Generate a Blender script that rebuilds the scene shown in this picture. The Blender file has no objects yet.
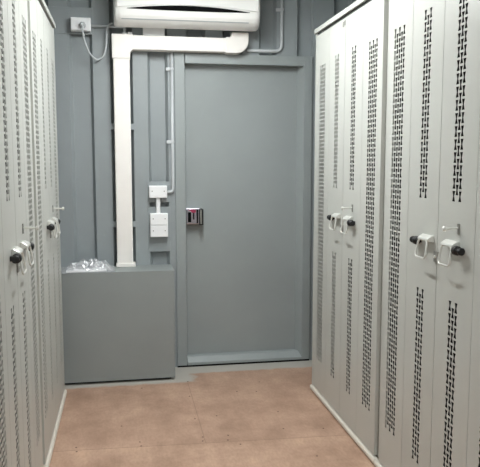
import bpy, bmesh, math, random
from mathutils import Vector, Matrix
from mathutils.geometry import delaunay_2d_cdt
random.seed(4)
C = bpy.context.scene.collection
PI = math.pi

# ------------------------------------------------------------------ materials
def srgb(r, g, b):
    f = lambda c: (c/255)/12.92 if c/255 <= .04045 else ((c/255+.055)/1.055)**2.4
    return (f(r), f(g), f(b), 1)

def mat(name, col, rough=.5, metal=0, spec=.5, bump=0, bscale=300, var=0, vscale=6, coat=0):
    m = bpy.data.materials.new(name); m.use_nodes = True
    nt = m.node_tree; b = nt.nodes['Principled BSDF']
    b.inputs['Base Color'].default_value = col
    b.inputs['Roughness'].default_value = rough
    b.inputs['Metallic'].default_value = metal
    b.inputs['Specular IOR Level'].default_value = spec
    b.inputs['Coat Weight'].default_value = coat
    tc = nt.nodes.new('ShaderNodeTexCoord')
    if var:
        n = nt.nodes.new('ShaderNodeTexNoise'); n.inputs['Scale'].default_value = vscale; n.inputs['Detail'].default_value = 5
        nt.links.new(tc.outputs['Object'], n.inputs['Vector'])
        r = nt.nodes.new('ShaderNodeValToRGB')
        r.color_ramp.elements[0].position = .3; r.color_ramp.elements[1].position = .7
        r.color_ramp.elements[0].color = tuple(c*(1-var) for c in col[:3])+(1,)
        r.color_ramp.elements[1].color = tuple(min(1, c*(1+var)) for c in col[:3])+(1,)
        nt.links.new(n.outputs['Fac'], r.inputs['Fac']); nt.links.new(r.outputs['Color'], b.inputs['Base Color'])
    if bump:
        n = nt.nodes.new('ShaderNodeTexNoise'); n.inputs['Scale'].default_value = bscale; n.inputs['Detail'].default_value = 2
        nt.links.new(tc.outputs['Object'], n.inputs['Vector'])
        bp = nt.nodes.new('ShaderNodeBump'); bp.inputs['Strength'].default_value = bump; bp.inputs['Distance'].default_value = .002
        nt.links.new(n.outputs['Fac'], bp.inputs['Height']); nt.links.new(bp.outputs['Normal'], b.inputs['Normal'])
    return m

M_cab = mat('cabinet_paint', srgb(194, 195, 189), .36, bump=.15, bscale=400, var=.015)
M_in = mat('cabinet_inner_shade', srgb(38, 38, 38), .6)  # near-black colour carries the shade inside the lockers
M_plinth = mat('plinth_paint', srgb(222, 216, 204), .45, var=.03)
M_wall = mat('wall_paint', srgb(150, 157, 159), .42, bump=.25, bscale=25, var=.05, vscale=3)
M_door = mat('door_paint', srgb(152, 159, 159), .45, bump=.12, bscale=160, var=.03, vscale=4)
M_box = mat('box_paint', srgb(144, 150, 149), .5, bump=.12, bscale=160, var=.03, vscale=5)
M_ceil = mat('ceiling_paint', srgb(215, 218, 220), .6)
M_pvc = mat('white_pvc', srgb(247, 243, 238), .38, var=.01)
M_ac = mat('white_abs', srgb(246, 245, 242), .3, var=.005)
M_cond = mat('grey_pvc', srgb(196, 200, 202), .4)
M_elec = mat('white_switch_plastic', srgb(245, 246, 247), .35)
M_black = mat('black_rubber', srgb(18, 18, 19), .45)
M_dark = mat('dark_slot', srgb(9, 9, 10), .8, spec=.1)
M_steel = mat('plated_steel', srgb(226, 226, 220), .28, metal=.35)
M_dull = mat('dull_zinc', srgb(150, 150, 144), .45, metal=.4)
M_chrome = mat('chrome', srgb(225, 222, 232), .22, metal=1)
M_red = mat('red_reflection', srgb(150, 50, 80), .3)  # reddish reflection in the chrome, put in as colour
M_paper = mat('paper', srgb(236, 236, 238), .6)
M_ink = mat('grey_ink', srgb(95, 98, 110), .7)
M_screw = mat('screw_hole', srgb(92, 66, 56), .8)

def film():
    m = bpy.data.materials.new('plastic_film'); m.use_nodes = True
    nt = m.node_tree; nt.nodes.clear()
    o = nt.nodes.new('ShaderNodeOutputMaterial'); mx = nt.nodes.new('ShaderNodeMixShader')
    t = nt.nodes.new('ShaderNodeBsdfTransparent'); t.inputs['Color'].default_value = (.96, .97, .98, 1)
    mx2 = nt.nodes.new('ShaderNodeMixShader')
    g = nt.nodes.new('ShaderNodeBsdfGlossy'); g.inputs['Roughness'].default_value = .12
    d = nt.nodes.new('ShaderNodeBsdfDiffuse'); d.inputs['Color'].default_value = (.95, .96, .98, 1)
    mx2.inputs[0].default_value = .45
    nt.links.new(g.outputs[0], mx2.inputs[1]); nt.links.new(d.outputs[0], mx2.inputs[2])
    mx.inputs[0].default_value = .5
    nt.links.new(t.outputs[0], mx.inputs[1]); nt.links.new(mx2.outputs[0], mx.inputs[2]); nt.links.new(mx.outputs[0], o.inputs[0])
    return m
M_film = film()

def floor_mat():
    m = bpy.data.materials.new('plywood_floor'); m.use_nodes = True
    nt = m.node_tree; L = nt.links; N = nt.nodes.new
    b = nt.nodes['Principled BSDF']; b.inputs['Roughness'].default_value = .55; b.inputs['Specular IOR Level'].default_value = .35
    tc = N('ShaderNodeTexCoord'); sep = N('ShaderNodeSeparateXYZ'); L.new(tc.outputs['Object'], sep.inputs[0])
    X, Y = sep.outputs['X'], sep.outputs['Y']
    def noise(scale, detail, stretch=None, w=.5):
        n = N('ShaderNodeTexNoise'); n.inputs['Scale'].default_value = scale; n.inputs['Detail'].default_value = detail
        n.inputs['Roughness'].default_value = w
        if stretch:
            mp = N('ShaderNodeMapping'); mp.inputs['Scale'].default_value = stretch
            L.new(tc.outputs['Object'], mp.inputs[0]); L.new(mp.outputs[0], n.inputs['Vector'])
        else: L.new(tc.outputs['Object'], n.inputs['Vector'])
        return n.outputs['Fac']
    def math_(op, a, c, d=None):
        n = N('ShaderNodeMath'); n.operation = op
        for i, v in enumerate((a, c) if d is None else (a, c, d)):
            if isinstance(v, (int, float)): n.inputs[i].default_value = v
            else: L.new(v, n.inputs[i])
        return n.outputs[0]
    def ramp(f, p0, c0, p1, c1):
        r = N('ShaderNodeValToRGB'); e = r.color_ramp.elements
        e[0].position = p0; e[0].color = c0; e[1].position = p1; e[1].color = c1
        L.new(f, r.inputs[0]); return r.outputs[0]
    def mix(f, a, c, mode='MIX'):
        n = N('ShaderNodeMix'); n.data_type = 'RGBA'; n.blend_type = mode
        if isinstance(f, float): n.inputs[0].default_value = f
        else: L.new(f, n.inputs[0])
        for i, v in ((6, a), (7, c)):
            if isinstance(v, tuple): n.inputs[i].default_value = v
            else: L.new(v, n.inputs[i])
        return n.outputs[2]
    base = ramp(noise(3.2, 7, w=.65), .34, srgb(174, 142, 121), .68, srgb(212, 178, 154))
    grain = ramp(noise(9, 6, (1, .25, 1), .65), .3, srgb(210, 206, 204), .7, (1, 1, 1, 1))
    col = mix(.55, base, grain, 'MULTIPLY')
    fine = ramp(noise(90, 3, (1, .4, 1)), .35, srgb(222, 216, 212), .6, (1, 1, 1, 1))
    col = mix(.35, col, fine, 'MULTIPLY')
    # sheet joints
    s1 = math_('MULTIPLY', math_('LESS_THAN', math_('ABSOLUTE', math_('SUBTRACT', X, math_('ADD', .358, 0.0)), 0), .0022), math_('GREATER_THAN', Y, 2.92))
    s2 = math_('LESS_THAN', math_('ABSOLUTE', math_('SUBTRACT', Y, math_('ADD', math_('MULTIPLY', X, -.04), 2.935)), 0), .003)
    seam = math_('MAXIMUM', s1, s2)
    # the far board is a touch browner than the near one
    near = math_('LESS_THAN', Y, math_('ADD', math_('MULTIPLY', X, -.04), 2.935))
    col = mix(near, mix(.14, col, srgb(150, 120, 105)), col)
    col = mix(math_('MULTIPLY', seam, .4), col, srgb(120, 92, 80))
    # grey painted apron at the wall
    edge = math_('MULTIPLY', math_('SUBTRACT', noise(14, 4), .5), .06)
    ss = lambda v, t, w: math_('MINIMUM', math_('MAXIMUM', math_('DIVIDE', math_('SUBTRACT', v, t), w), 0), 1)
    a1 = ss(math_('ADD', Y, edge), 3.935, .03)
    a2 = math_('MULTIPLY', ss(math_('ADD', Y, edge), 3.78, .03), math_('SUBTRACT', 1, ss(math_('ADD', X, math_('MULTIPLY', edge, 2)), .375, .05)))
    col = mix(math_('MAXIMUM', a1, a2), col, srgb(182, 178, 170))
    L.new(col, b.inputs['Base Color'])
    bp = N('ShaderNodeBump'); bp.inputs['Strength'].default_value = .25; bp.inputs['Distance'].default_value = .002
    L.new(noise(60, 4, (1, .3, 1)), bp.inputs['Height']); L.new(bp.outputs[0], b.inputs['Normal'])
    return m
M_floor = floor_mat()

# ------------------------------------------------------------------ helpers
def obj(name, bm, m, parent=None, smooth=False, bevel=0, seg=2):
    me = bpy.data.meshes.new(name); bmesh.ops.recalc_face_normals(bm, faces=bm.faces); bm.to_mesh(me); bm.free()
    o = bpy.data.objects.new(name, me); C.objects.link(o)
    for mm in (m if isinstance(m, (list, tuple)) else [m]): me.materials.append(mm)
    if parent: o.parent = parent
    if smooth:
        for p in me.polygons: p.use_smooth = True
    if bevel:
        b = o.modifiers.new('bevel', 'BEVEL'); b.width = bevel; b.segments = seg; b.limit_method = 'ANGLE'; b.angle_limit = math.radians(40)
        b.harden_normals = False
    return o
def empty(name, label, cat, loc=(0, 0, 0), rz=0, group=None):
    o = bpy.data.objects.new(name, None); C.objects.link(o); o.location = loc; o.rotation_euler = (0, 0, rz)
    o.empty_display_size = .1
    return tag(o, label, cat, group)
def tag(o, label, cat, group=None):
    o['label'] = label; o['category'] = cat
    if group: o['group'] = group
    return o
def struct(o, label=None):
    o['kind'] = 'structure'
    if label: o['label'] = label
    return o
def box(bm, x0, x1, y0, y1, z0, z1, mi=0):
    v = [bm.verts.new(p) for p in ((x0,y0,z0),(x1,y0,z0),(x1,y1,z0),(x0,y1,z0),(x0,y0,z1),(x1,y0,z1),(x1,y1,z1),(x0,y1,z1))]
    for f in ((0,3,2,1),(4,5,6,7),(0,1,5,4),(1,2,6,5),(2,3,7,6),(3,0,4,7)):
        fc = bm.faces.new([v[i] for i in f]); fc.material_index = mi
def extrude_poly(bm, pts, axis, a0, a1, mi=0):
    """closed 2-D polygon extruded along an axis; pts are the two remaining coordinates in order"""
    def P(p, a):
        return {'x': (a, p[0], p[1]), 'y': (p[0], a, p[1]), 'z': (p[0], p[1], a)}[axis]
    v0 = [bm.verts.new(P(p, a0)) for p in pts]; v1 = [bm.verts.new(P(p, a1)) for p in pts]
    n = len(pts)
    fs = [bm.faces.new(v0[::-1]), bm.faces.new(v1)]
    for i in range(n): fs.append(bm.faces.new((v0[i], v0[(i+1) % n], v1[(i+1) % n], v1[i])))
    for f in fs: f.material_index = mi
def tube(bm, pts, r, seg=12, closed=False, mi=0):
    pts = [Vector(p) for p in pts]; n = len(pts); rings = []
    prev = None
    for i, p in enumerate(pts):
        if closed: t = (pts[(i+1) % n]-pts[i-1]).normalized()
        else: t = (pts[min(i+1, n-1)]-pts[max(i-1, 0)]).normalized()
        if prev is None:
            a = Vector((0, 0, 1)) if abs(t.z) < .9 else Vector((1, 0, 0))
            u = (a-t*a.dot(t)).normalized()
        else: u = (prev-t*prev.dot(t)).normalized()
        prev = u; w = t.cross(u)
        rr = r[i] if isinstance(r, (list, tuple)) else r
        rings.append([bm.verts.new(p+(u*math.cos(2*PI*k/seg)+w*math.sin(2*PI*k/seg))*rr) for k in range(seg)])
    m = n if closed else n-1
    for i in range(m):
        A, B = rings[i], rings[(i+1) % n]
        for k in range(seg):
            f = bm.faces.new((A[k], A[(k+1) % seg], B[(k+1) % seg], B[k])); f.material_index = mi
    if not closed:
        bm.faces.new(rings[0][::-1]).material_index = mi; bm.faces.new(rings[-1]).material_index = mi
def bend(path, rad, n=6):
    """round the corners of a polyline"""
    path = [Vector(p) for p in path]; out = [path[0]]
    for i in range(1, len(path)-1):
        p = path[i]; a = (path[i-1]-p); b = (path[i+1]-p)
        ra = min(rad, a.length*.49, b.length*.49); A = p+a.normalized()*ra; B = p+b.normalized()*ra
        for k in range(n+1):
            t = k/n; out.append(A*(1-t)**2+p*2*t*(1-t)+B*t*t)
    out.append(path[-1]); return out
def catmull(P, n=8):
    P = [Vector(p) for p in P]; Q = [P[0]]+P+[P[-1]]; out = []
    for i in range(1, len(Q)-2):
        for k in range(n):
            t = k/n; a, b, c, d = Q[i-1:i+3]
            out.append(.5*((2*b)+(c-a)*t+(2*a-5*b+4*c-d)*t*t+(3*b-a-3*c+d)*t**3))
    out.append(P[-1]); return out
BM = bmesh.new

# ------------------------------------------------------------------ the container shell
XL, XR, YB, YF, ZC = -.83, 1.54, 4.09, -1.9, 2.39
bm = BM(); box(bm, XL-.1, XR+.1, YF-.1, YB+.15, -.1, 0); floor = struct(obj('floor', bm, M_floor))
screws = [(.345,3.55),(.34,3.22),(.352,2.99),(.347,2.945),(.455,3.24),(.475,2.99),(.465,2.935),(.78,3.24),(.755,3.02),(.78,3.72),(.73,3.56),(.95,2.99),(.62,3.58),(.515,2.88),(-.03,3.19),(.055,2.985),(.06,2.94),(-.235,2.975),(-.23,2.93),(.085,3.73),(.36,3.80),(.83,2.70),(.62,2.62)]
for i, (x, y) in enumerate(screws):
    bm = BM(); n = 10
    cir = [(x+.0045*math.cos(2*PI*k/n), y+.0045*math.sin(2*PI*k/n)) for k in range(n)]
    extrude_poly(bm, cir, 'z', -.002, .0006); s = obj('floor_screw', bm, M_screw, floor)

bm = BM(); box(bm, XL-.1, XR+.1, YF-.1, YB+.15, ZC, ZC+.05)
y = YF+.1
while y < YB-.1: box(bm, XL+.05, XR-.05, y, y+.12, ZC-.012, ZC+.001); y += .26
struct(obj('ceiling', bm, M_ceil))

DEP = .036
def corr_profile(recs, a0, a1, slope=.016):
    """list of (a, depth) along the wall; recs are the recessed stretches"""
    pr = [(a0, 0)]
    for r0, r1 in sorted(recs):
        if r1 <= a0 or r0 >= a1: continue
        if r0 > a0: pr += [(r0, 0), (min(r0+slope, a1), DEP)]
        else: pr[0] = (a0, DEP)
        if r1 < a1: pr += [(max(r1-slope, a0), DEP), (r1, 0)]
        else: pr += [(a1, DEP)]
    if pr[-1][0] < a1: pr.append((a1, 0))
    out = [pr[0]]
    for p in pr[1:]:
        if p[0] > out[-1][0]+1e-5: out.append(p)
    return out
recs = [(-.76,-.64),(-.53,-.41),(-.30,-.163),(-.063,.072),(.160,.282),(.395,.515),(.62,.74),(.850,.962),(1.093,1.197),(1.33,1.45)]
bm = BM()
for a0, a1, z0, z1 in ((XL-.05, .322, 0, ZC), (.322, 1.19, 1.965, ZC), (1.19, XR+.05, 0, ZC)):
    pr = corr_profile(recs, a0, a1)
    pts = [(a, YB+d) for a, d in pr]+[(a1, YB+.07), (a0, YB+.07)]
    extrude_poly(bm, pts, 'z', z0, z1)
wall_back = struct(obj('wall_back', bm, M_wall))
# flat plates welded over the ribs
for x0, x1, z0, z1 in ((XL, -.155, 2.058, 2.212), (.150, .287, 1.058, 1.186), (.150, .287, .750, 1.030)):
    bm = BM(); box(bm, x0, x1, YB-.004, YB+.002, z0, z1); obj('welded_plate', bm, M_wall, wall_back, bevel=.0015)
# thin straps across the channel behind the trunking
for z in (.925, 1.52):
    bm = BM(); box(bm, -.075, .085, YB-.004, YB+.001, z-.018, z+.018); obj('welded_strap', bm, M_wall, wall_back)

for nm, x, sgn in (('wall_left', XL, -1), ('wall_right', XR, 1)):
    rr = []; y = YF+.1
    while y < YB: rr.append((y, y+.12)); y += .24
    pr = corr_profile(rr, YF, YB, .018)
    pts = [(x+sgn*d, a) for a, d in pr]+[(x+sgn*.07, YB), (x+sgn*.07, YF)]
    bm = BM(); extrude_poly(bm, pts, 'z', 0, ZC); struct(obj(nm, bm, M_wall))
bm = BM(); box(bm, XL-.05, XR+.05, YF-.06, YF, 0, ZC); box(bm, .33, .37, YF-.01, YF+.02, .05, ZC-.05)
for x0 in (-.7, .5):
    for z0 in (.2, 1.3): box(bm, x0, x0+.7, YF-.01, YF+.015, z0, z0+.8)
struct(obj('wall_front', bm, M_wall))

# door frame
bm = BM()
FY = YB-.014
x0, x1, l0, l1, z1, zt = .322, 1.192, .387, 1.138, 1.905, 1.965
box(bm, x0, l0-.003, FY, YB+.07, 0.012, zt)
box(bm, l1, x1, FY, YB+.07, 0.012, zt)
box(bm, l0, l1, FY, YB+.07, z1, zt)
# sloping reveals on the sides and foot
extrude_poly(bm, [(l1, FY), (l1-.030, FY+.071), (l1, FY+.078)], 'z', .02, z1)
extrude_poly(bm, [(FY, .012), (FY, .030), (FY+.030, .060), (FY+.072, .064), (FY+.072, .012)], 'x', l0, l1)
trim = struct(obj('trim_1', bm, M_door, bevel=.002), 'grey steel frame around the door')
bm = BM(); box(bm, x0, x1, FY+.006, YB+.07, 0, .012); obj('threshold', bm, M_dark, trim)
# door leaf
bm = BM(); box(bm, l0+.004, l1-.004, FY+.068, FY+.082, .05, z1+.01)
leaf = struct(obj('door_1', bm, M_door, bevel=.002), 'plain grey steel door with a chrome latch')
# latch
bm = BM(); lx0, lx1, lz0, lz1 = .386, .474, .918, 1.018; LY = FY+.014
box(bm, lx0, lx1, LY, LY+.056, lz0, lz1)
lat = obj('latch', bm, M_chrome, leaf, bevel=.004)
lat['label'] = 'chrome door latch'
bm = BM(); box(bm, lx0+.012, lx0+.032, LY-.0012, LY+.002, lz0+.012, lz0+.075); box(bm, lx0+.044, lx0+.052, LY-.0012, LY+.002, lz0+.03, lz0+.075)
box(bm, lx1-.022, lx1-.012, LY-.0012, LY+.002, lz0+.006, lz1-.006)
obj('latch_slot', bm, M_dark, lat)
bm = BM(); extrude_poly(bm, [(lx0+.014, lz0+.087), (lx0+.034, lz0+.094), (lx1-.026, lz0+.092), (lx1-.026, lz0+.074), (lx0+.04, lz0+.070), (lx0+.03, lz0+.082)], 'y', LY-.003, LY+.002)
obj('latch_reflection', bm, M_red, lat, bevel=.001)  # raised patch painting a red-purple reflection on the latch plate
bm = BM(); box(bm, lx1-.006, lx1+.020, LY-.018, LY+.056, lz0-.006, lz1-.004)
pull = obj('latch_pull', bm, M_black, lat, bevel=.004)
bm = BM(); box(bm, lx1+.0, lx1+.008, LY-.0205, LY-.017, lz0+.002, lz1-.010)
obj('pull_strip', bm, M_dull, lat, bevel=.001)

# ------------------------------------------------------------------ lockers
PER = .0414
def hourglass(cx, cz, h=.0338, w=.0192, ww=.0068):
    return [(cx-w/2, cz-h/2), (cx+w/2, cz-h/2), (cx+ww/2, cz), (cx+w/2, cz+h/2), (cx-w/2, cz+h/2), (cx-ww/2, cz)]
def strip(cx, z0, n, rows):
    """vertical run of bow-tie slots: outer rows n long, the rows between them shifted by half a period"""
    out = []; nc = 2*rows-1; sp = .0200
    for c in range(nc):
        x = cx+(c-(nc-1)/2)*sp
        if c % 2 == 0: zs = [z0+PER*(k+.5) for k in range(n)]
        else: zs = [z0+PER*(k+1) for k in range(n-1)]
        out += [hourglass(x, z) for z in zs]
    return out
DZ0, DZ1 = .034, 1.984
def door_mesh(w, holes):
    vs, faces = [], []
    def add(poly):
        i = len(vs); vs.extend(Vector(p) for p in poly); faces.append(list(range(i, i+len(poly))))
    add([(-w/2, DZ0), (w/2, DZ0), (w/2, DZ1), (-w/2, DZ1)])
    for h in holes: add(h)
    ov, oe, of, _, _, orig = delaunay_2d_cdt(vs, [], faces, 1, 1e-6)
    bm = BM(); f = [bm.verts.new((v.x, 0, v.y)) for v in ov]
    for tri, og in zip(of, orig):
        if any(k > 0 for k in og): continue
        bm.faces.new([f[i] for i in tri])
    for v in [v for v in bm.verts if not v.link_faces]: bm.verts.remove(v)
    bmesh.ops.recalc_face_normals(bm, faces=bm.faces)
    r = bmesh.ops.extrude_face_region(bm, geom=list(bm.faces))
    for v in [g for g in r['geom'] if isinstance(g, bmesh.types.BMVert)]: v.co.y += .0009
    # folded edges
    t = .0015; d = .018
    box(bm, -w/2, -w/2+t, .0002, d, DZ0, DZ1); box(bm, w/2-t, w/2, .0002, d, DZ0, DZ1)
    box(bm, -w/2+t, w/2-t, .0016, d, DZ0, DZ0+t); box(bm, -w/2+t, w/2-t, .0016, d, DZ1-t, DZ1)
    return bm
W = .986
S = .241                        # panel seam offset
OE = .467                       # outer edge of the doors
outer_w, inner_w = OE-S-.0015, S-.003
OX, IX = (S+OE)/2, S/2
def spring(name, bm, *a, **k): return obj(name, bm, *a, **k)

def make_locker(loc, rz, label, group):
    t = empty('steel_locker', label, 'locker', loc, rz, group)
    D = .455; h = 1.998; e = .4865
    bm = BM()
    box(bm, -e, -e+.0015, .019, D, .026, h); box(bm, e-.0015, e, .019, D, .026, h)
    box(bm, -e, -.455, .019, .03, .026, h); box(bm, .455, e, .019, .03, .026, h)         # front stiles behind the doors
    box(bm, -e+.0015, e-.0015, D-.0015, D, .026, h); box(bm, -e, e, .02, D, .026, .032); box(bm, -e, e, .02, D, h-.002, h)
    obj('carcass', bm, M_cab, t)
    bm = BM(); q = e-.002; box(bm, -q, -q+.001, .031, D-.003, .034, h-.003); box(bm, q-.001, q, .031, D-.003, .034, h-.003); box(bm, -q, q, D-.004, D-.002, .034, h-.003)
    obj('inner_shade_lining', bm, M_in, t)  # dark sheets added so the interior reads as shaded through the holes
    bm = BM(); box(bm, -.468, .468, .003, .03, 1.9845, 1.9985); obj('gap_shade_strip', bm, M_black, t)  # black strip stands in for the shadow under the lid
    bm = BM(); box(bm, -.012, .012, .035, D-.002, .033, h-.003)
    for sx in (-1, 1):
        box(bm, sx*.25-.235, sx*.25+.235, .06, D-.002, .12, .125); box(bm, sx*.25-.235, sx*.25+.235, .06, D-.002, 1.72, 1.725)
    obj('inner_partition', bm, M_in, t)
    # lid: folded fascia with a shadow gap below it
    bm = BM(); extrude_poly(bm, [(-.009, 1.9985), (-.009, 2.020), (-.006, 2.024), (D, 2.024), (D, 1.999), (-.004, 1.999), (-.004, 1.9985)], 'x', -.4925, .4925)
    obj('lid', bm, M_cab, t, bevel=.0015)
    # plinth: pale rolled strip standing a little proud, on small feet
    bm = BM(); extrude_poly(bm, [(-.012, .008), (-.012, .022), (-.006, .028), (.012, .028), (.012, .008)], 'x', -.490, .490)
    obj('plinth', bm, M_plinth, t, bevel=.002)
    for sx in (-1, 1):
        for yy in (.06, D-.05):
            bm = BM(); n = 12; extrude_poly(bm, [(sx*.44+.018*math.cos(2*PI*k/n), yy+.018*math.sin(2*PI*k/n)) for k in range(n)], 'z', 0, .027)
            obj('foot', bm, M_black, t)
    for sx in (-1, 1):
        d = obj('outer_door', door_mesh(outer_w, strip(sx*.004, .205, 39, 3)), M_cab, t); d.location = (sx*OX, 0, 0)
        d = obj('inner_door', door_mesh(inner_w, strip(0, .190, 16, 2)+strip(0, 1.172, 16, 2)), M_cab, t); d.location = (sx*IX, 0, 0)
        ox = -sx*IX; hs = .030 if sx == 1 else .014
        # bracket
        xa, xb = sorted((ox+hs+sx*.034, ox+hs+sx*.122))
        bm = BM(); extrude_poly(bm, [(0, 1.050), (-.008, 1.050), (-.024, 1.040), (-.026, 1.033), (-.020, 1.029), (0, 1.026)], 'x', xa+.006, xb-.004)
        b = obj('handle_bracket', bm, M_steel, d, bevel=.002)
        # hanging D ring
        a0, a1 = xa+.006, xb-.006
        pts = bend([((a0+a1)/2, -.022, 1.034), (a0+.006, -.022, 1.034), (a0-.001, -.032, .970), (a1+.001, -.032, .970), (a1-.006, -.022, 1.034), ((a0+a1)/2+.001, -.022, 1.034)], .016, 5)
        bm = BM(); tube(bm, pts, .0036, 8, closed=True); obj('handle_ring', bm, M_steel, d, smooth=True)
        # black turning knob, waisted, on its spindle
        k0 = ox+hs+sx*.116; k1 = ox+hs+sx*.168; zz = 1.024
        prof = [(0, .006), (.10, .007), (.16, .013), (.3, .0155), (.55, .015), (.68, .009), (.84, .0085), (.88, .012), (1.02, .012), (1.04, .006)]
        bm = BM(); tube(bm, [(k0+(k1-k0)*a, -.019, zz) for a, _ in prof], [r for _, r in prof], 16)
        box(bm, min(k0, k1)+.018, max(k0, k1)-.018, -.016, 0, zz-.008, zz+.008)
        obj('lock_knob', bm, M_black, d, smooth=False, bevel=.001)
        if sx == 1:
            hx = ox+.142; hz = 1.093
            bm = BM(); box(bm, hx-.005, hx+.005, -.004, 0, hz-.02, hz+.014, 1); tube(bm, [(hx, -.002, hz), (hx, -.046, hz-.002)], .0034, 10)
            tube(bm, [(hx, -.044, hz-.002), (hx, -.047, hz-.002), (hx, -.053, hz-.002), (hx, -.056, hz-.002)], [.004, .0085, .0085, .005], 12)
            obj('key_pin', bm, [M_steel, M_dull], d)
    bm = BM(); box(bm, -.016, .016, -.006, 0, .962, 1.0); p = obj('catch_plate', bm, M_dull, t, bevel=.002)
    bm = BM(); tube(bm, [(0, -.0055, .981), (0, -.011, .981)], .0055, 12); obj('catch_button', bm, M_steel, p)
    return t

def copy_tree(o, parent=None):
    c = o.copy(); C.objects.link(c); c.parent = parent
    for ch in list(o.children): copy_tree(ch, c)
    return c
G = 'perforated steel lockers along the side walls'
r1 = make_locker((1.054, 3.059, 0), -PI/2, 'grey perforated steel locker on the right, the far one beside the door', G)
def place(loc, rz, label, drop=0):
    c = copy_tree(r1); c.location = loc; c.rotation_euler = (0, 0, rz); c['label'] = label
    if drop:                                    # the left pair stand a touch taller, their handles sit lower
        c.scale.z = 1.008
        for d in c.children:
            if d.name.startswith('catch'): d.location.z -= drop
            for h in d.children:
                if not d.name.startswith('catch'): h.location.z -= drop
    return c
r2 = place((1.054, 2.073, 0), -PI/2, 'grey perforated steel locker on the right, the near one at the picture edge')
l1 = place((-.346, 3.215, 0), PI/2, 'grey perforated steel locker on the left, the far one beside the low grey box', .024)
l2 = place((-.346, 2.214, 0), PI/2, 'grey perforated steel locker on the left, the near one at the picture edge', .024)
# a plain end panel closes each row beside the back wall
for lk, sx in ((r1, -1), (l1, 1)):
    bm = BM(); a, b = sorted((sx*.470, sx*.4905)); box(bm, a, b, 0, .455, .028, 1.996)
    obj('end_panel', bm, M_cab, lk, bevel=.0015)
# the small grey stamp at the top of the far right locker
bm = BM(); box(bm, -.040, -.024, -.0016, .0, 1.945, 1.970); box(bm, -.018, -.004, -.0016, .0, 1.950, 1.972)
o = obj('name_stamp', bm, M_dull, r1); o['label'] = 'small grey maker mark'

# ------------------------------------------------------------------ low duct box
bx0, bx1, by0, by1, bz = XL+.01, .290, 3.845, YB-.001, .668
t = empty('duct_box', 'low painted grey steel box against the back wall left of the door', 'box', ((bx0+bx1)/2, (by0+by1)/2, 0))
mx, my = (bx0+bx1)/2, (by0+by1)/2
def L_(o): o.location = (-mx, -my, 0); return o
bm = BM(); box(bm, bx0+.0006, bx1-.0006, by0+.0006, by1, .015, bz-.003); L_(obj('casing', bm, M_box, t, bevel=.003))
bm = BM(); box(bm, bx0, bx1, by0, by1, bz-.004, bz); L_(obj('top_cover', bm, M_box, t, bevel=.0015))
bm = BM(); box(bm, bx0+.02, bx1-.012, by0+.03, by1, 0, .016); L_(obj('recessed_base', bm, M_dark, t))
bm = BM(); tube(bm, [(bx1-.016, by0+.012, 0), (bx1-.016, by0+.012, .016)], .008, 10); L_(obj('levelling_foot', bm, M_dull, t))

# ------------------------------------------------------------------ trunking
TY = 4.022; TB = YB-.005
t = empty('cable_trunking', 'white plastic pipe trunking running down from the air conditioner to the grey box', 'trunking', (.004, TB, .669))
def T_(o): o.location = (-.004, -TB, -.669); return o
bm = BM(); box(bm, -.043, .053, TY, TB, .690, 1.925); T_(obj('vertical_duct', bm, M_pvc, t, bevel=.006, seg=3))
bm = BM()
extrude_poly(bm, [(-.049, 1.915), (-.049, 2.056), (.075, 2.056), (.075, 1.966), (.068, 1.962), (.058, 1.952), (.057, 1.915)], 'y', TY-.004, TB)
T_(obj('corner_cover', bm, M_pvc, t, bevel=.004, seg=3))
bm = BM(); box(bm, .07, .655, TY, TB, 1.968, 2.052); T_(obj('horizontal_duct', bm, M_pvc, t, bevel=.006, seg=3))
arc = [(.770-.075+.075*math.cos(a), 1.963+.075+.075*math.sin(a)) for a in [(-PI/2)+k*PI/2/8 for k in range(9)]]
bm = BM(); extrude_poly(bm, [(.630, 1.963)]+arc+[(.770, 2.0865), (.668, 2.0865), (.664, 2.066), (.655, 2.057), (.630, 2.056)], 'y', TY-.004, TB)
T_(obj('elbow_cover', bm, M_pvc, t, bevel=.004, seg=3))
bm = BM(); box(bm, -.049, .068, TY-.008, TB, .669, .692); T_(obj('foot_flange', bm, M_pvc, t, bevel=.003))

# ------------------------------------------------------------------ air conditioner
ax0, ax1 = -.034, .818
t = empty('air_conditioner', 'white wall-mounted air conditioner with a curved black air slot', 'air conditioner', ((ax0+ax1)/2, YB, 2.08))
amx = (ax0+ax1)/2
def A_(o): o.location = (-amx, -YB, -2.08); return o
prof = [(4.085, 2.365), (3.905, 2.365), (3.880, 2.358), (3.868, 2.340), (3.862, 2.26), (3.862, 2.180), (3.868, 2.150), (3.882, 2.122), (3.905, 2.102), (3.94, 2.090), (3.985, 2.088), (4.03, 2.096), (4.085, 2.118)]
bm = BM()
cy_, cz_ = 3.99, 2.22
rings = []
secs = [(0, .80), (.004, .90), (.012, .965), (.026, .995), (.04, 1.0)]
xs = [(ax0+a, s) for a, s in secs]+[(ax1-a, s) for a, s in secs[::-1]]
for x, s in xs:
    rings.append([bm.verts.new((x, max(3.8, min(4.085, 4.085+(y-4.085)*s)), cz_+(z-cz_)*(1-(1-s)*.45))) for y, z in prof])
for A, B in zip(rings, rings[1:]):
    for k in range(len(prof)): bm.faces.new((A[k], A[(k+1) % len(prof)], B[(k+1) % len(prof)], B[k]))
bm.faces.new(rings[0]); bm.faces.new(rings[-1][::-1])
o = A_(obj('casing', bm, M_ac, t, smooth=True))
es = o.modifiers.new('edges', 'EDGE_SPLIT'); es.split_angle = math.radians(35)
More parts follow.
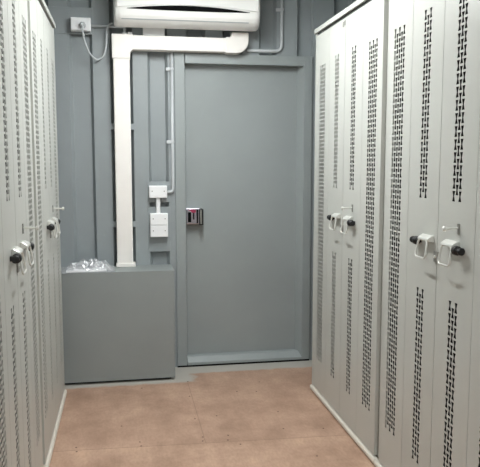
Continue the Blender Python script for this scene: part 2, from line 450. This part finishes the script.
# front panel, arched along its lower edge
N_ = 24
def crescent(x0, x1, ztop, zbot, bt, bb, n=N_):
    top = [(x0+(x1-x0)*k/n, ztop+bt*(1-(2*k/n-1)**2)) for k in range(n+1)]
    bot = [(x0+(x1-x0)*k/n, zbot+bb*(1-(2*k/n-1)**2)) for k in range(n, -1, -1)]
    return top+bot
bm = BM(); extrude_poly(bm, crescent(.042, .748, 2.1690, 2.1680, .0245, -.0035), 'y', 3.8605, 3.875)
A_(obj('air_slot', bm, M_dark, t))
bm = BM(); extrude_poly(bm, [(x, z) for x, z in [(-.015, 2.345), (.798, 2.345)]]+[((.798)-(.813)*k/N_, 2.1725+.0235*(1-(2*k/N_-1)**2)) for k in range(N_+1)], 'y', 3.854, 3.866)
A_(obj('front_panel', bm, M_ac, t, bevel=.003))
# lower vane follows the curved belly
bm = BM(); extrude_poly(bm, [(3.875, 2.1480), (3.8655, 2.1500), (3.8715, 2.134), (3.8830, 2.1175), (3.892, 2.121)], 'x', .0, .768)
A_(obj('vane', bm, M_ac, t, bevel=.001))
bm = BM(); extrude_poly(bm, [(3.885, 2.1175), (3.8895, 2.1132), (3.892, 2.116), (3.888, 2.120)], 'x', .01, .745)
A_(obj('vane_gap', bm, M_cond, t))
bm = BM(); box(bm, .135, .265, 4.060, YB-.001, 2.058, 2.112); A_(obj('mounting_plate', bm, M_elec, t, bevel=.003))

# ------------------------------------------------------------------ electrics
def cbox(bm, x0, x1, y0, y1, z0, z1): box(bm, x0, x1, y0, y1, z0, z1)
# upper socket
SX, SZ = -.226, 2.108
t = empty('socket_box', 'white socket box high on the wall left of the air conditioner', 'socket', (SX, YB-.004, SZ))
def S_(o): o.location = (-SX, -(YB-.004), -SZ); return o
bm = BM(); box(bm, -.284, -.168, 4.044, YB-.004, 2.070, 2.147); S_(obj('back_box', bm, M_elec, t, bevel=.004))
bm = BM(); box(bm, -.281, -.171, 4.038, 4.045, 2.073, 2.144); S_(obj('face_plate', bm, M_elec, t, bevel=.003))
t = empty('power_cable', 'thin white cable looping from the plug in the socket box up to the air conditioner', 'cable', (-.213, 4.03, 2.10))
def K_(o): o.location = (.213, -4.03, -2.10); return o
bm = BM(); n = 14
tube(bm, [(-.213, 4.0370, 2.100), (-.213, 4.020, 2.100), (-.213, 4.008, 2.099), (-.213, 4.004, 2.099)], [.019, .018, .013, .009], 14)
K_(obj('plug', bm, M_cond, t, smooth=False, bevel=.001))
bm = BM(); P = catmull([(-.213, 4.010, 2.096), (-.213, 4.006, 2.07), (-.207, 4.015, 2.02), (-.185, 4.035, 1.955), (-.155, 4.05, 1.918), (-.128, 4.055, 1.910), (-.098, 4.055, 1.935), (-.083, 4.055, 1.985), (-.078, 4.055, 2.05), (-.074, 4.055, 2.092), (-.060, 4.060, 2.116), (-.043, 4.070, 2.124)], 8)
tube(bm, P, .0052, 10); K_(obj('flex', bm, M_cond, t, smooth=True))

def conduit(name, path, r, label, clips, ends=()):
    t = empty(name, label, 'conduit', path[-1])
    off = -Vector(path[-1])
    bm = BM(); tube(bm, bend(path, .042, 8), r, 14); o = obj('tube', bm, M_cond, t, smooth=True); o.location = off
    for x, z, s in clips:
        bm = BM(); box(bm, min(x, x+s*.036), max(x, x+s*.036), YB-.008, YB-.0005, z-.010, z+.010); box(bm, x-r-.0015, x+r+.0015, path[0][1]-r-.0015, YB-.001, z-.007, z+.007)
        c = obj('saddle_clip', bm, M_cond, t, bevel=.0015); c.location = off
    return t
CY = YB-.012
conduit('conduit_pipe', [(.990, CY, ZC-.0), (.990, CY, 1.991), (.772, CY, 1.991)], .0098, 'pale grey conduit coming down the wall above the door and turning left to the trunking', [(.990, 2.243, -1)])
conduit('conduit_pipe', [(.306, CY, 1.966), (.306, CY, 1.122), (.268, CY, 1.122)], .0088, 'pale grey conduit running down the left side of the door frame to a switch box', [(.306, 1.868, -1), (.306, 1.429, -1)])
conduit('conduit_pipe', [(-.166, CY-.008, 2.105), (.028, CY-.008, 2.105), (.028, CY-.008, 2.074)], .0078, 'short pale conduit from the high socket box to the top of the trunking', [])
bm = BM(); tube(bm, [(.028, 4.070, 2.0575), (.028, 4.070, 2.066), (.028, 4.070, 2.074)], [.016, .016, .011], 14)
box(bm, .046, .072, 4.054, 4.084, 2.0575, 2.074)
tag(obj('cable_gland', bm, M_elec, bevel=.001), 'small white cable gland on top of the trunking corner', 'gland')

# lower boxes
def ebox(name, x0, x1, z0, z1, label, covers, d0=4.044):
    cx, cz = (x0+x1)/2, (z0+z1)/2; Yb = YB-.004
    t = empty(name, label, 'switch box', (cx, Yb, cz))
    bm = BM(); box(bm, x0, x1, d0+.004, Yb, z0, z1); o = obj('back_box', bm, M_elec, t, bevel=.003); o.location = (-cx, -Yb, -cz)
    for a, b in covers:
        bm = BM(); box(bm, x0+.001, x1-.001, d0-.003, d0+.005, a+.0015, b-.0015); p = obj('cover', bm, M_elec, t, bevel=.003); p.location = (-cx, -Yb, -cz)
        for sx in (x0+.018, x1-.018):
            bm = BM(); tube(bm, [(sx, d0-.002, (a+b)/2+.004), (sx, d0-.0042, (a+b)/2+.004)], .0036, 10); s = obj('screw', bm, M_dull, p)
    return t
ebox('junction_box', .157, .267, 1.087, 1.162, 'small white junction box left of the door, the upper of the two', [(1.087, 1.162)])
ebox('double_switch_box', .161, .270, .845, .992, 'white double box with two square covers below the small junction box', [(.919, .992), (.845, .918)])
bm = BM(); tube(bm, [(.212, 4.066, 1.0875), (.212, 4.066, .9915)], .0135, 14)
tag(obj('conduit_stub', bm, M_elec, smooth=False), 'short white pipe joining the two white boxes left of the door', 'conduit')

# ------------------------------------------------------------------ packet on the box
PZ = .668
def sheet(w, d, nx, ny, f):
    bm = BM(); g = [[bm.verts.new((w*(i/nx-.5), d*(j/ny-.5), f(i/nx, j/ny))) for i in range(nx+1)] for j in range(ny+1)]
    for j in range(ny):
        for i in range(nx): bm.faces.new((g[j][i], g[j][i+1], g[j+1][i+1], g[j+1][i]))
    return bm
t = empty('plastic_packet', 'crinkled clear plastic packet with white leaflets lying on the low grey box', 'packet', (-.212, 3.952, PZ), .03)
bm = BM(); box(bm, -.125, .105, -.092, .072, .002, .011); obj('booklet', bm, M_paper, t, bevel=.001)
bm = BM(); box(bm, -.09, .085, -.070, .070, .010, .014)
o = obj('leaflet', bm, M_paper, t, bevel=.0006); o.rotation_euler = (.16, 0, .12); o.location.z = .012
bm = BM(); x = -.028
for w in (.012, .006, .009, .008, .007, .009): box(bm, x, x+w, -.035, -.020, .0142, .0147); x += w+.003
for k in range(5): box(bm, -.07, .06-.02*(k % 2), -.002+k*.012, .002+k*.012, .0142, .0146)
p = obj('print', bm, M_ink, t); p.rotation_euler = (.16, 0, .12); p.location.z = .012
rnd = random.Random(7)
ph = [(rnd.uniform(5, 34), rnd.uniform(5, 34), rnd.uniform(0, 6.3), rnd.uniform(.3, 1)) for _ in range(14)]
def crinkle(u, v):
    e = min(u, 1-u, v, 1-v); env = min(1, e*6)
    s = sum(abs(math.sin(p*u+q*v+r))**.7 for p, q, r, a in ph[:3])/3*.6+abs(math.sin(ph[4][0]*.6*u+2*math.sin(ph[5][1]*v)+1))*.4
    return .002+env*(.010+.044*s*s*(.35+.65*math.exp(-((u-.58)/.3)**2))+.020*v*math.exp(-((u-.5)/.35)**2))
bm = sheet(.31, .19, 56, 40, crinkle)
o = obj('plastic_bag', bm, M_film, t, smooth=False); o.location = (0, .012, 0); o['label'] = 'clear crinkled plastic film'
bm = sheet(.31, .215, 2, 2, lambda u, v: .001); obj('bag_back', bm, M_film, t)

# ------------------------------------------------------------------ ceiling lights (the lamps the room has, above the frame)
def batten(x, y, label, watts):
    t = empty('ceiling_light', label, 'ceiling light', (x, y, ZC-.013), 0, 'fluorescent battens under the ceiling')
    bm = BM(); extrude_poly(bm, [(-.045, 0), (-.045, -.03), (-.02, -.05), (.02, -.05), (.045, -.03), (.045, 0)], 'y', -.62, .62)
    obj('housing', bm, M_elec, t)
    m = bpy.data.materials.get('fluorescent_tube') or bpy.data.materials.new('fluorescent_tube')
    m.use_nodes = True; b = m.node_tree.nodes['Principled BSDF']
    b.inputs['Emission Color'].default_value = (.95, 1, .98, 1); b.inputs['Emission Strength'].default_value = 42
    bm = BM(); tube(bm, [(0, -.6, -.066), (0, .6, -.066)], .013, 12); obj('tube', bm, m, t, smooth=True)
    l = bpy.data.lights.new('tube_light', 'AREA'); l.shape = 'RECTANGLE'; l.size = .06; l.size_y = 1.2; l.energy = watts; l.color = (.97, .99, 1)
    lo = bpy.data.objects.new('tube_light', l); C.objects.link(lo); lo.parent = t; lo.location = (0, 0, -.085)
    return t
batten(.36, 2.85, 'fluorescent batten under the ceiling between the lockers', 13)
batten(.36, -.3, 'fluorescent batten under the ceiling behind the camera', 16)

w = bpy.data.worlds.new('world'); bpy.context.scene.world = w; w.use_nodes = True
w.node_tree.nodes['Background'].inputs[0].default_value = (.5, .5, .5, 1); w.node_tree.nodes['Background'].inputs[1].default_value = .3

# ------------------------------------------------------------------ camera
cam = bpy.data.cameras.new('camera'); co = bpy.data.objects.new('camera', cam); C.objects.link(co)
yaw, pitch, roll = math.radians(9.844), math.radians(6.251), math.radians(-.04)
f = Vector((math.sin(yaw)*math.cos(pitch), math.cos(yaw)*math.cos(pitch), -math.sin(pitch)))
r = Vector((math.cos(yaw), -math.sin(yaw), 0)); u = r.cross(f)
rr = r*math.cos(roll)+u*math.sin(roll); uu = -r*math.sin(roll)+u*math.cos(roll)
m = Matrix((rr, uu, -f)).transposed().to_4x4(); m.translation = (0, 0, 1.3); co.matrix_world = m
cam.sensor_fit = 'HORIZONTAL'; cam.sensor_width = 36; cam.lens = 36*655.8/480; cam.clip_start = .02
cam.shift_x = 3/480; cam.shift_y = 1.35/480
sc = bpy.context.scene; sc.camera = co
sc.view_settings.view_transform = 'Standard'; sc.view_settings.look = 'None'; sc.view_settings.gamma = 1
sc.view_settings.exposure = .80
